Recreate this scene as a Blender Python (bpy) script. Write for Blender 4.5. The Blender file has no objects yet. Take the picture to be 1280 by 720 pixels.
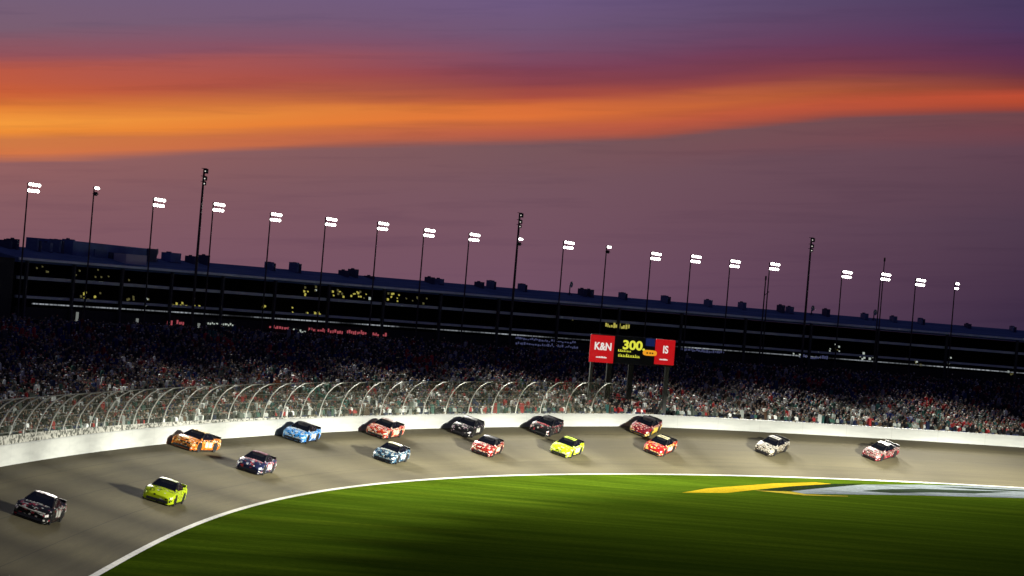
import bpy, bmesh, math, random
import numpy as np
from mathutils import Vector, Matrix, Euler
random.seed(7); rng = np.random.default_rng(11)
sc = bpy.context.scene
COL = sc.collection
R = math.radians

# ------------------------------------------------------------------ plan of the turn
FOC, H, ROLL, PITCH = 4200.0, 17.5, R(4.7), math.atan(6/4200.0)
PR = [-28.172299, 97.256461, 0.191234, -0.389146, 0.852292, 0.097659, -0.079731, 13.279875, 6.516929, 0.100409, -8.887198, 5.285709]
N = 400; DS = 1.5
_s = (np.arange(N)-20)*DS; _u = _s/200
_k = (PR[3]+PR[4]*_u+PR[5]*_u**2+PR[6]*_u**3)*0.01
_h = PR[2]+np.cumsum(_k)*DS; _h -= _h[20]-PR[2]
_x = np.cumsum(np.sin(_h))*DS; _y = np.cumsum(np.cos(_h))*DS
_x -= _x[20]-PR[0]; _y -= _y[20]-PR[1]
_uc = np.clip(_u, .35, 1.35)
_w = PR[7]+PR[9]*_uc; _r = PR[8]+PR[10]*_uc+PR[11]*_uc**2
IDX = np.arange(N)
def at(i):
    f = lambda a: float(np.interp(i, IDX, a))
    return f(_x), f(_y), f(_h), f(_w), f(_r)
def P(i, d, z=None, rel=0.0):
    """point at station i, d metres outward of the wall's foot (negative: inward)"""
    x, y, h, w, r = at(i)
    q = w+d
    if z is None:
        z = (r*min(max(q/w, 0), 1))+rel
    return Vector((x-q*math.cos(h), y+q*math.sin(h), z))
def proj(p):
    c, s = math.cos(PITCH), math.sin(PITCH)
    d = p[1]*c+(p[2]-H)*s; v = (p[2]-H)*c-p[1]*s
    a = FOC*p[0]/d; b = -FOC*v/d
    cr, sr = math.cos(ROLL), math.sin(ROLL)
    return 640+a*cr-b*sr, 360+a*sr+b*cr
def on_face(px, py, d, i0=120, i1=285):
    """station and height of the point of the face d metres behind the wall seen at a place"""
    z = 15.0
    for _ in range(6):
        ii = np.arange(i0, i1, 3)
        xs = [proj(P(float(i), d, z))[0] for i in ii]
        i = float(np.interp(px, xs, ii))
        p = P(i, d, z)
        z += (proj(p)[1]-py)/(FOC/p.y)
    return i, z
def ground(px, py, z=0.0):
    cr, sr = math.cos(ROLL), math.sin(ROLL)
    X, Y = px-640, py-360
    a = X*cr+Y*sr; b = -X*sr+Y*cr
    v = -b/FOC; c, s = math.cos(PITCH), math.sin(PITCH)
    dy, dz = c-v*s, s+v*c
    t = (z-H)/dz
    return Vector((a/FOC*t, dy*t, z))

# ------------------------------------------------------------------ materials
MATS = {}
def lin(c): return tuple(((v/255)/12.92 if v/255 <= .04045 else ((v/255+.055)/1.055)**2.4) for v in c)
class G:
    def __init__(s, name):
        s.m = bpy.data.materials.new(name); s.m.use_nodes = True
        s.t = s.m.node_tree; s.n = s.t.nodes; s.b = s.n['Principled BSDF']
        s.out = s.n['Material Output']
    def new(s, ty, **k):
        n = s.n.new(ty)
        for a, v in k.items():
            if a.startswith('i_'):
                n.inputs[a[2:].replace('_', ' ')].default_value = v
            else: setattr(n, a, v)
        return n
    def link(s, a, b): s.t.links.new(a, b)
    def coord(s, kind='Object', scale=(1, 1, 1), uv=False):
        tc = s.new('ShaderNodeTexCoord'); mp = s.new('ShaderNodeMapping'); mp.inputs['Scale'].default_value = scale
        s.link(tc.outputs[kind], mp.inputs['Vector']); return mp.outputs[0]
    def noise(s, vec, scale, detail=4, rough=.6):
        n = s.new('ShaderNodeTexNoise'); n.inputs['Scale'].default_value = scale
        n.inputs['Detail'].default_value = detail; n.inputs['Roughness'].default_value = rough
        s.link(vec, n.inputs['Vector']); return n.outputs['Fac']
    def ramp(s, fac, stops):
        r = s.new('ShaderNodeValToRGB'); e = r.color_ramp.elements
        while len(e) < len(stops): e.new(.5)
        for k, (p, c) in enumerate(stops):
            e[k].position = p; e[k].color = (*c, 1) if len(c) == 3 else c
        s.link(fac, r.inputs[0]); return r.outputs[0]
    def mix(s, fac, a, b, mode='MIX'):
        m = s.new('ShaderNodeMix', data_type='RGBA', blend_type=mode)
        for sock, v in ((m.inputs[0], fac), (m.inputs[6], a), (m.inputs[7], b)):
            if hasattr(v, 'links'): s.link(v, sock)
            elif isinstance(v, (int, float)): sock.default_value = v
            else: sock.default_value = (*v, 1)
        return m.outputs[2]
    def math(s, op, a, b=0.0, c=0.0):
        m = s.new('ShaderNodeMath', operation=op)
        for k, v in enumerate((a, b, c)):
            if hasattr(v, 'links'): s.link(v, m.inputs[k])
            else: m.inputs[k].default_value = v
        return m.outputs[0]
    def base(s, c, rough=.6, metal=0, spec=.5, coat=0):
        if hasattr(c, 'links'): s.link(c, s.b.inputs['Base Color'])
        else: s.b.inputs['Base Color'].default_value = (*c, 1)
        if hasattr(rough, 'links'): s.link(rough, s.b.inputs['Roughness'])
        else: s.b.inputs['Roughness'].default_value = rough
        s.b.inputs['Metallic'].default_value = metal; s.b.inputs['Specular IOR Level'].default_value = spec
        s.b.inputs['Coat Weight'].default_value = coat
    def bump(s, h, strength=.3, dist=.02):
        b = s.new('ShaderNodeBump'); b.inputs['Strength'].default_value = strength; b.inputs['Distance'].default_value = dist
        s.link(h, b.inputs['Height']); s.link(b.outputs[0], s.b.inputs['Normal'])
def plain(name, c, rough=.6, metal=0, var=.15, scale=3, coat=0):
    g = G(name); v = g.coord()
    n = g.noise(v, scale)
    col = g.ramp(n, [(.3, tuple(x*(1-var) for x in c)), (.7, tuple(min(1, x*(1+var)) for x in c))])
    g.base(col, rough, metal, coat=coat); return g.m
def emit(name, c, k):
    g = G(name); v = g.coord(); n = g.noise(v, 9, 2)
    g.base((.02, .02, .02), .5)
    col = g.ramp(n, [(.2, tuple(x*.8 for x in c)), (.8, c)])
    g.link(col, g.b.inputs['Emission Color']); g.b.inputs['Emission Strength'].default_value = k
    g.m.cycles.emission_sampling = 'NONE'
    return g.m

# ------------------------------------------------------------------ object helpers
def mesh_obj(name, verts, faces, mat, parent=None, smooth=False, uvs=None, mats=None, fm=None):
    me = bpy.data.meshes.new(name)
    me.from_pydata([tuple(v) for v in verts], [], faces); 
    if uvs is not None:
        ul = me.uv_layers.new(name='UVMap')
        li = np.empty(len(me.loops), dtype=np.int32); me.loops.foreach_get('vertex_index', li)
        ul.data.foreach_set('uv', np.asarray(uvs, dtype=np.float32)[li].ravel())
    for m in (mats or [mat]): me.materials.append(m)
    if fm is not None: me.polygons.foreach_set('material_index', fm)
    if smooth: me.polygons.foreach_set('use_smooth', [True]*len(me.polygons))
    me.update()
    o = bpy.data.objects.new(name, me); COL.objects.link(o)
    if parent is not None: o.parent = parent
    return o
def empty(name, loc=(0, 0, 0), rz=0):
    o = bpy.data.objects.new(name, None); COL.objects.link(o); o.location = loc; o.rotation_euler = (0, 0, rz)
    o.empty_display_size = .2
    return o
def tag(o, label=None, cat=None, group=None, kind=None):
    if label: o['label'] = label
    if cat: o['category'] = cat
    if group: o['group'] = group
    if kind: o['kind'] = kind
    return o
class MB:
    def __init__(s): s.v = []; s.f = []
    def add(s, vs, fs):
        b = len(s.v); s.v += [tuple(v) for v in vs]; s.f += [tuple(b+k for k in f) for f in fs]
    def box(s, x0, x1, y0, y1, z0, z1, M=None):
        vs = [Vector(p) for p in ((x0,y0,z0),(x1,y0,z0),(x1,y1,z0),(x0,y1,z0),(x0,y0,z1),(x1,y0,z1),(x1,y1,z1),(x0,y1,z1))]
        if M: vs = [M@v for v in vs]
        s.add(vs, [(0,3,2,1),(4,5,6,7),(0,1,5,4),(1,2,6,5),(2,3,7,6),(3,0,4,7)])
    def tube(s, pts, r, n=6, cap=True):
        pts = [Vector(p) for p in pts]; rr = r if isinstance(r, (list, tuple)) else [r]*len(pts)
        b = len(s.v); up = Vector((.13, .21, .97))
        for k, p in enumerate(pts):
            t = (pts[min(k+1, len(pts)-1)]-pts[max(k-1, 0)]).normalized()
            a = t.cross(up if abs(t.dot(up)) < .95 else Vector((1, 0, 0))).normalized(); c = t.cross(a)
            for j in range(n):
                q = 2*math.pi*j/n; s.v.append(tuple(p+(a*math.cos(q)+c*math.sin(q))*rr[k]))
        for k in range(len(pts)-1):
            for j in range(n):
                s.f.append((b+k*n+j, b+k*n+(j+1) % n, b+(k+1)*n+(j+1) % n, b+(k+1)*n+j))
        if cap:
            s.f.append(tuple(b+j for j in range(n))[::-1]); s.f.append(tuple(b+(len(pts)-1)*n+j for j in range(n)))
    def build(s, name, mat, parent=None, smooth=False): return mesh_obj(name, s.v, s.f, mat, parent, smooth)
def sweep(name, prof, i0, i1, step, mat, parent=None, closed=True, smooth=False):
    """prof(i) -> list of (d, z); z absolute"""
    vs, fs, uv = [], [], []
    st = np.arange(i0, i1+1e-6, step); n = None
    for a, i in enumerate(st):
        pr = prof(float(i)); n = len(pr); acc = 0
        for b, (d, z) in enumerate(pr):
            vs.append(P(float(i), d, z))
            if b: acc += math.hypot(d-pr[b-1][0], z-pr[b-1][1])
            uv.append((i*DS, acc))
    for a in range(len(st)-1):
        for b in range(n if closed else n-1):
            c = (b+1) % n
            fs.append((a*n+b, (a+1)*n+b, (a+1)*n+c, a*n+c))
    if closed:
        fs.append(tuple(range(n))); fs.append(tuple((len(st)-1)*n+k for k in range(n))[::-1])
    return mesh_obj(name, vs, fs, mat, parent, smooth, uvs=uv)

# ------------------------------------------------------------------ world: dusk sky
def build_world():
    w = bpy.data.worlds.new('World'); sc.world = w; w.use_nodes = True
    t = w.node_tree; n = t.nodes; n.clear()
    L = t.links.new
    out = n.new('ShaderNodeOutputWorld')
    tc = n.new('ShaderNodeTexCoord'); sep = n.new('ShaderNodeSeparateXYZ'); L(tc.outputs['Generated'], sep.inputs[0])
    def M(op, a, b=0.0, c=0.0, clamp=False):
        m = n.new('ShaderNodeMath'); m.operation = op; m.use_clamp = clamp
        for k, v in enumerate((a, b, c)):
            if hasattr(v, 'links'): L(v, m.inputs[k])
            else: m.inputs[k].default_value = v
        return m.outputs[0]
    x, y, z = sep.outputs
    hor = M('SQRT', M('ADD', M('MULTIPLY', x, x), M('MULTIPLY', y, y)))
    el = M('DIVIDE', z, M('MAXIMUM', hor, .02))            # tan(elevation)
    az = M('ARCTAN2', x, y)                                  # azimuth from +Y
    azp = M('MULTIPLY', az, 4200.0); elp = M('MULTIPLY', el, 4200.0)
    # cloud layers climb gently to the right
    azc = M('MINIMUM', M('MAXIMUM', azp, -1500.0), 1500.0)
    v = M('ADD', M('SUBTRACT', 366.0, elp), M('MULTIPLY', azc, .0822))
    vec = n.new('ShaderNodeCombineXYZ'); L(M('MULTIPLY', azp, .0014), vec.inputs[0]); L(M('MULTIPLY', v, .011), vec.inputs[1])
    nz = n.new('ShaderNodeTexNoise'); nz.inputs['Scale'].default_value = 1.3; nz.inputs['Detail'].default_value = 5; nz.inputs['Roughness'].default_value = .5
    L(vec.outputs[0], nz.inputs['Vector'])
    vec2 = n.new('ShaderNodeCombineXYZ'); L(M('MULTIPLY', azp, .0022), vec2.inputs[0]); L(M('MULTIPLY', v, .07), vec2.inputs[1])
    nz2 = n.new('ShaderNodeTexNoise'); nz2.inputs['Scale'].default_value = 1.0; nz2.inputs['Detail'].default_value = 6
    L(vec2.outputs[0], nz2.inputs['Vector'])
    def ramp(fac, stops, ease='LINEAR'):
        r = n.new('ShaderNodeValToRGB'); r.color_ramp.interpolation = ease; e = r.color_ramp.elements
        while len(e) < len(stops): e.new(.5)
        for k, (p, c) in enumerate(stops): e[k].position = p; e[k].color = (*c, 1)
        L(fac, r.inputs[0]); return r.outputs[0]
    an = M('MULTIPLY_ADD', azp, 1/1280, .5, clamp=True)
    g = lambda q: (q, q, q)
    edge = ramp(an, [(0, g(.204)), (.15, g(.196)), (.30, g(.182)), (.5, g(.179)), (.62, g(.172)), (.70, g(.160)), (.80, g(.146)), (1, g(.139))], 'B_SPLINE')
    ed = M('MULTIPLY', edge, 1000.0)
    wv = M('SUBTRACT', v, ed)
    # wisps: stronger warp above the edge than at it
    wob = M('MULTIPLY', M('SUBTRACT', nz.outputs['Fac'], .5), M('MINIMUM', M('MULTIPLY_ADD', M('ABSOLUTE', wv), .35, 3.0), 18.0))
    wob2 = M('MULTIPLY', M('SUBTRACT', nz2.outputs['Fac'], .5), 13.0)
    wv = M('ADD', wv, M('ADD', wob, wob2))
    def stops(edge_y, lst): return [((yy-edge_y+240)/500, lin(c)) for yy, c in lst]
    fac = M('MULTIPLY_ADD', wv, 1/500, .48, clamp=True)
    SL = stops(203, SKY_L); SM = stops(178, SKY_M); SR = stops(139, SKY_R)
    cl, cm, cr = ramp(fac, SL), ramp(fac, SM), ramp(fac, SR)
    def mix(f, a, b):
        m = n.new('ShaderNodeMix'); m.data_type = 'RGBA'; L(f, m.inputs[0]); L(a, m.inputs[6]); L(b, m.inputs[7]); return m.outputs[2]
    f1 = M('MULTIPLY', an, 2.0, clamp=True); f2 = M('MULTIPLY_ADD', an, 2.0, -1.0, clamp=True)
    col = mix(f2, mix(f1, cl, cm), cr)
    # thin cirrus streaks: brightness and a little warmth varying along long wisps
    vec3 = n.new('ShaderNodeCombineXYZ'); L(M('MULTIPLY', azp, .0016), vec3.inputs[0]); L(M('MULTIPLY', v, .028), vec3.inputs[1])
    nz3 = n.new('ShaderNodeTexNoise'); nz3.inputs['Scale'].default_value = 2.3; nz3.inputs['Detail'].default_value = 9; nz3.inputs['Roughness'].default_value = .62; nz3.inputs['Distortion'].default_value = .4
    L(vec3.outputs[0], nz3.inputs['Vector'])
    wis = ramp(nz3.outputs['Fac'], [(.30, (.87, .87, .92)), (.5, (1, 1, 1)), (.68, (1.0, 1.0, 1.0)), (.80, (1.0, .97, .97))])
    mm = n.new('ShaderNodeMix'); mm.data_type = 'RGBA'; mm.blend_type = 'MULTIPLY'; mm.inputs[0].default_value = 1.0; L(col, mm.inputs[6]); L(wis, mm.inputs[7]); col = mm.outputs[2]
    # towards the zenith and behind: dim violet blue
    up = M('MULTIPLY_ADD', el, 2.2, -.25, clamp=True)
    rgb = n.new('ShaderNodeRGB'); rgb.outputs[0].default_value = (.045, .05, .125, 1)
    col = mix(up, col, rgb.outputs[0])
    back = M('MULTIPLY_ADD', M('ABSOLUTE', az), .8, -.35, clamp=True)
    rgb2 = n.new('ShaderNodeRGB'); rgb2.outputs[0].default_value = (.030, .030, .072, 1)
    col = mix(back, col, rgb2.outputs[0])
    bg = n.new('ShaderNodeBackground'); L(col, bg.inputs[0]); bg.inputs[1].default_value = 1.0
    sky = n.new('ShaderNodeTexSky'); sky.sky_type = 'NISHITA'; sky.sun_disc = False
    sky.sun_elevation = R(-3); sky.sun_rotation = R(-12); sky.altitude = 200
    bg2 = n.new('ShaderNodeBackground'); L(sky.outputs[0], bg2.inputs[0]); bg2.inputs[1].default_value = .05
    ad = n.new('ShaderNodeAddShader'); L(bg.outputs[0], ad.inputs[0]); L(bg2.outputs[0], ad.inputs[1]); L(ad.outputs[0], out.inputs[0])
SKY_L = [(-20,(106,88,120)),(40,(114,86,110)),(72,(142,74,88)),(88,(182,82,66)),(118,(196,88,54)),(138,(222,124,52)),(157,(242,152,60)),(170,(234,138,54)),(180,(202,118,68)),(196,(210,116,70)),(206,(142,94,97)),(250,(130,90,98)),(330,(124,87,99))]
SKY_M = [(-20,(102,82,130)),(32,(104,78,116)),(60,(112,70,104)),(85,(124,56,84)),(106,(134,56,70)),(121,(168,72,60)),(132,(208,102,54)),(144,(220,110,54)),(152,(198,98,58)),(164,(180,86,68)),(174,(158,82,74)),(181,(112,80,90)),(240,(110,80,96)),(360,(112,80,100))]
SKY_R = [(-20,(52,40,86)),(40,(60,38,88)),(70,(76,28,76)),(94,(94,33,60)),(106,(128,46,48)),(118,(184,66,46)),(128,(176,64,42)),(137,(140,54,52)),(142,(102,60,72)),(165,(104,56,72)),(186,(86,56,78)),(280,(66,50,76)),(410,(54,42,68))]
build_world()

# ------------------------------------------------------------------ setting
def mat_track():
    g = G('banked_asphalt'); uv = g.coord('UV', (.035, .9, 1)); uv2 = g.coord('UV', (.12, 2.5, 1)); uv3 = g.coord('UV', (1, 1, 1))
    big = g.noise(g.coord('UV', (.03, .16, 1)), 1.2, 4, .55)
    streak = g.noise(uv, 1.0, 5, .65); fine = g.noise(uv2, 3.0, 6, .7); grain = g.noise(g.coord('Object'), 14, 3, .7)
    c = g.ramp(streak, [(.25, (.130, .113, .058)), (.5, (.168, .147, .077)), (.78, (.208, .184, .100))])
    c = g.mix(g.ramp(big, [(.35, (0, 0, 0)), (.7, (.6,)*3)]), c, (.105, .092, .060))
    c = g.mix(g.ramp(fine, [(.3, (.45,)*3), (.65, (0, 0, 0))]), c, (.10, .088, .060))
    # darker rubbered groove and a darker strip along the wall, by distance across the banking
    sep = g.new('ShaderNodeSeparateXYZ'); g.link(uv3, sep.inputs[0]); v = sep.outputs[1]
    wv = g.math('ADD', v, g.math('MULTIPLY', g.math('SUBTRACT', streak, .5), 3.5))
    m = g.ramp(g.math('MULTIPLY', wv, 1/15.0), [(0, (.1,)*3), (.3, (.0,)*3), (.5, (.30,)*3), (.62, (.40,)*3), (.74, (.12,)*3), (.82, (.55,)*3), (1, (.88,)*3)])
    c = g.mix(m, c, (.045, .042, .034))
    c = g.mix(g.ramp(grain, [(.35, (.25,)*3), (.6, (0, 0, 0))]), c, (.06, .055, .045))
    # tar joints
    w = g.new('ShaderNodeMath', operation='PINGPONG'); g.link(v, w.inputs[0]); w.inputs[1].default_value = 1.85
    seam = g.ramp(g.math('ABSOLUTE', w.outputs[0]), [(.0, (.7,)*3), (.035, (0, 0, 0))])
    c = g.mix(seam, c, (.04, .038, .032))
    g.base(c, .9, spec=.06); g.bump(grain, .3, .01)
    return g.m
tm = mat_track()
def track():
    vs, fs, uv = [], [], []; st = np.arange(40, 250, 1.5); nc = 13
    for i in st:
        x, y, h, w, r = at(float(i))
        for b in range(nc):
            q = w*b/(nc-1); vs.append((x-q*math.cos(h), y+q*math.sin(h), .02+(r-.02)*(b/(nc-1)))); uv.append((i*DS, q))
    for a in range(len(st)-1):
        for b in range(nc-1): k = a*nc+b; fs.append((k, k+nc, k+nc+1, k+1))
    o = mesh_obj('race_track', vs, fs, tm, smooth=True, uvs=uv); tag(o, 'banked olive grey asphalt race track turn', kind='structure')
track()
def mat_line():
    g = G('line_paint'); a = g.noise(g.coord('Object', (1, 1, 1)), 2.2, 5, .7)
    g.base(g.ramp(a, [(.32, (.32, .31, .24)), (.5, (.55, .55, .45))]), .6); return g.m
def flat_strip(name, q0, q1, z0, mat, i0=60, i1=245):
    vs, fs = [], []; st = np.arange(i0, i1, 1.0)
    for i in st:
        x, y, h, w, r = at(float(i))
        for q in (q0, q1):
            z = z0+max(0, q)/w*(r-.02)
            vs.append((x-q*math.cos(h), y+q*math.sin(h), z))
    for a in range(len(st)-1): fs.append((2*a, 2*a+2, 2*a+3, 2*a+1))
    return mesh_obj(name, vs, fs, mat)
o = flat_strip('painted_line', .0, .34, .032, mat_line()); tag(o, 'white painted line along the inner edge of the track', kind='structure')

def mat_grass():
    g = G('mown_grass')
    a = g.noise(g.coord('Object', (.008, .05, 1)), 3.5, 5, .6)       # long mowing streaks
    b = g.noise(g.coord('Object', (.05, .35, 1)), 1.0, 6, .7); c_ = g.noise(g.coord('Object', (1.0, 1.0, 1)), 2.4, 6, .8)
    c = g.ramp(a, [(.25, (.062, .108, .006)), (.5, (.088, .145, .008)), (.75, (.125, .190, .010))])
    c = g.mix(g.ramp(b, [(.35, (.65,)*3), (.62, (0, 0, 0))]), c, (.038, .082, .004))
    c = g.mix(g.ramp(c_, [(.35, (.5,)*3), (.6, (0, 0, 0))]), c, (.022, .050, .004))
    g.base(c, 1.0, spec=.0); g.bump(c_, .6, .06); return g.m
S = 3000
nx = 24
vs = [(-S+2*S*i/nx, -S+2*S*j/nx, 0) for j in range(nx+1) for i in range(nx+1)]
fs = [(j*(nx+1)+i, j*(nx+1)+i+1, (j+1)*(nx+1)+i+1, (j+1)*(nx+1)+i) for j in range(nx) for i in range(nx)]
o = mesh_obj('ground', vs, fs, mat_grass()); tag(o, 'mown green grass of the infield', kind='structure')

# painted sponsor arrow on the infield turf
def turf_paint(name, pts, c, z, label, c2=None):
    g = G(name+'_paint'); n1 = g.noise(g.coord('Object', (.05, .7, 1)), 1.6, 5, .7); n2 = g.noise(g.coord('Object', (1, 1, 1)), 2.2, 5, .8)
    col = g.ramp(n1, [(.35, tuple(v*.7 for v in c)), (.6, c)])
    if c2: col = g.mix(g.ramp(g.noise(g.coord('Object', (.03, .5, 1)), 2.1, 4, .6), [(.46, (0, 0, 0)), (.58, (.8,)*3)]), col, c2)
    col = g.mix(g.ramp(n2, [(.36, (.6,)*3), (.56, (0, 0, 0))]), col, (.04, .09, .01))
    g.base(col, 1.0, spec=.0)
    P3 = [ground(840+a/2.909, 580+b/2.909, z) for a, b in pts]
    o = mesh_obj(name, P3, [tuple(range(len(P3)))], g.m)
    return tag(o, label, kind='structure')
turf_paint('painted_arrow', [(36,104),(130,88),(370,70),(520,66),(580,72),(430,81),(300,94),(200,105)], (.62,.42,.02), .016, 'yellow painted arrow tip on the infield grass')
turf_paint('painted_stripe', [(300,96),(430,82),(580,72),(700,71),(640,79),(520,90),(430,99)], (.012,.014,.012), .020, 'black painted stripe beside the yellow arrow on the grass')
turf_paint('painted_panel', [(430,98),(520,90),(640,79),(700,75),(900,75),(1100,80),(1600,100),(1600,142),(1280,124),(900,114),(480,108)], (.34,.38,.42), .012, 'long grey painted panel on the infield grass', c2=(.16,.18,.2))
turf_paint('painted_line', [(300,96),(430,100),(490,110),(640,116),(640,118),(480,114),(400,106)], (.6,.45,.05), .024, 'thin yellow painted line under the grey panel')
turf_paint('painted_stripe', [(690,98),(760,92),(900,90),(1090,96),(1240,101),(1100,107),(960,103),(800,105)], (.03,.035,.035), .028, 'dark painted streak inside the grey panel on the grass')
turf_paint('painted_stripe', [(960,83),(1080,86),(1280,96),(1500,106),(1280,100),(1100,92)], (.03,.035,.035), .028, 'thin dark painted streak on the upper part of the grey panel')

# ------------------------------------------------------------------ retaining wall and catch fence
def mat_wall():
    g = G('white_wall_paint')
    n1 = g.noise(g.coord('UV', (.25, 1.6, 1)), 1.4, 5, .6); n2 = g.noise(g.coord('UV', (.06, 5, 1)), 1.8, 4, .6); n3 = g.noise(g.coord('Object'), 3, 5, .7)
    c = g.ramp(n1, [(.3, (.44, .46, .43)), (.6, (.52, .54, .50))])
    c = g.mix(g.ramp(n2, [(.60, (0, 0, 0)), (.76, (.25,)*3)]), c, (.25, .25, .22))
    c = g.mix(g.ramp(n3, [(.30, (.3,)*3), (.40, (0, 0, 0))]), c, (.40, .40, .36))
    sep = g.new('ShaderNodeSeparateXYZ'); g.link(g.coord('UV'), sep.inputs[0])
    pp = g.new('ShaderNodeMath', operation='PINGPONG'); g.link(sep.outputs[0], pp.inputs[0]); pp.inputs[1].default_value = 3.0
    c = g.mix(g.ramp(pp.outputs[0], [(.0, (.4,)*3), (.04, (0, 0, 0))]), c, (.2, .2, .18))
    g.base(c, .55); return g.m
WM = mat_wall()
def wall_h(i): return 1.42-.10*min(1, max(0, (i-150)/60))
wall = empty('retaining_wall', P(100, 0)); tag(wall, 'long white concrete retaining wall curving round the outside of the track', 'wall')
def wprof(i):
    r = at(i)[4]; h = wall_h(i)
    return [(-.02, -.4), (-.02, r), (.0, r+h-.06), (.06, r+h), (.5, r+h), (.5, -.4)]
o = sweep('concrete_wall', wprof, 70, 250, 1.5, WM); o.parent = wall; o.matrix_parent_inverse = Matrix.Translation(-Vector(wall.location))
def mat_screen():
    g = G('speckled_screen'); v = g.new('ShaderNodeTexVoronoi'); v.inputs['Scale'].default_value = 4.5; g.link(g.coord('UV', (.8, 1.3, 1)), v.inputs['Vector'])
    s = g.new('ShaderNodeSeparateColor'); g.link(v.outputs['Color'], s.inputs[0])
    c = g.ramp(s.outputs[0], [(.25, (.07, .075, .06)), (.4, (.26, .27, .23)), (.6, (.5, .5, .44))]); g.base(c, .7); return g.m
def sh(i): return max(.05, .62-.55*max(0, (i-112)/52))
o = sweep('debris_screen', lambda i: [(.12, at(i)[4]+wall_h(i)+.003), (.12, at(i)[4]+wall_h(i)+sh(i)), (.18, at(i)[4]+wall_h(i)+sh(i)), (.18, at(i)[4]+wall_h(i)+.003)], 70, 200, 1.5, mat_screen()); o.parent = wall; o.matrix_parent_inverse = Matrix.Translation(-Vector(wall.location))

POST = plain('galvanised_post', (.85, .86, .78), .45, .0, .1)
FPROF = [(0, 0), (.10, .8), (.34, 1.6), (.75, 2.35), (1.3, 2.95), (1.95, 3.35), (2.6, 3.5)]
fence = empty('catch_fence', P(100, .3, at(100)[4]+wall_h(100))); FI = Matrix.Translation(-Vector(fence.location))
tag(fence, 'tall wire catch fence with curved white posts standing on the retaining wall', 'fence')
FEND = 197.5
k = 0; i = 92.0
while i < FEND:
    mb = MB(); b = P(i, .32, at(i)[4]+wall_h(i)); x, y, h, w, r = at(i); inn = Vector((math.cos(h), -math.sin(h), 0))
    jit = random.uniform(-.05, .05)
    mb.tube([b+inn*(a+jit*z/3)+Vector((0, 0, z)) for a, z in FPROF], [.052, .052, .050, .047, .044, .041, .038], 6)
    mb.box(-.12, .12, -.12, .12, 0, .04, Matrix.Translation(b)@Matrix.Rotation(-h, 4, 'Z'))
    o = mb.build('post', POST); o.parent = fence; o.matrix_parent_inverse = FI
    i += 2.72+random.uniform(-.06, .06)
def mat_mesh():
    g = G('wire_mesh'); g.base((.24, .27, .20), .8, spec=.1)
    uv = g.coord('UV', (1, 1, 1)); sep = g.new('ShaderNodeSeparateXYZ'); g.link(uv, sep.inputs[0])
    def lines(sock, per, wd):
        p = g.new('ShaderNodeMath', operation='PINGPONG'); g.link(sock, p.inputs[0]); p.inputs[1].default_value = per/2
        return g.math('LESS_THAN', p.outputs[0], wd/2)
    n = g.noise(g.coord('UV', (.5, 1.2, 1)), 2, 3, .6)
    a = g.math('MAXIMUM', lines(sep.outputs[0], .10, .0085), lines(sep.outputs[1], .10, .0085))
    g.link(g.math('MULTIPLY', a, .9), g.b.inputs['Alpha']); return g.m
def fprof(i): 
    z0 = at(i)[4]+wall_h(i); return [(.36-a, z0+z+.02) for a, z in FPROF]
o = sweep('wire_mesh', fprof, 92, FEND, 1.36, mat_mesh(), closed=False); o.parent = fence; o.matrix_parent_inverse = FI
CAB = plain('steel_cable', (.25, .26, .22), .5)
for a, z in ((.1, .8), (.34, 1.6), (.75, 2.35), (2.6, 3.5)):
    mb = MB(); mb.tube([P(float(q), .34-a, at(float(q))[4]+wall_h(float(q))+z) for q in np.arange(92, FEND, 2)], .016 if z < 3 else .028, 4)
    o = mb.build('cable', CAB); o.parent = fence; o.matrix_parent_inverse = FI

# ------------------------------------------------------------------ seating terrace and crowd
DF, DB, ZB = 2.0, 33.0, 10.6
NR = 44
def tz(i, d):
    z0 = at(i)[4]+1.15; return z0+(ZB-z0)*(d-DF)/(DB-DF)
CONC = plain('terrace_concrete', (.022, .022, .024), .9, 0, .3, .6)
stand = empty('grandstand', P(170, DF, 3)); tag(stand, 'long open grandstand terrace full of spectators behind the white wall', 'grandstand')
def tprof(i):
    pr = [(DF, 0.0)]
    dd = (DB-DF)/NR
    for k in range(NR):
        d = DF+k*dd; z = tz(i, d); pr += [(d, z), (d+dd, z)]
    pr += [(DB, 0.0)]; return pr
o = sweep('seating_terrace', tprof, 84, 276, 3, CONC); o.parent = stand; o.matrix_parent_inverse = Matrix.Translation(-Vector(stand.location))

SB_L, SB_W = None, None
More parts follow.
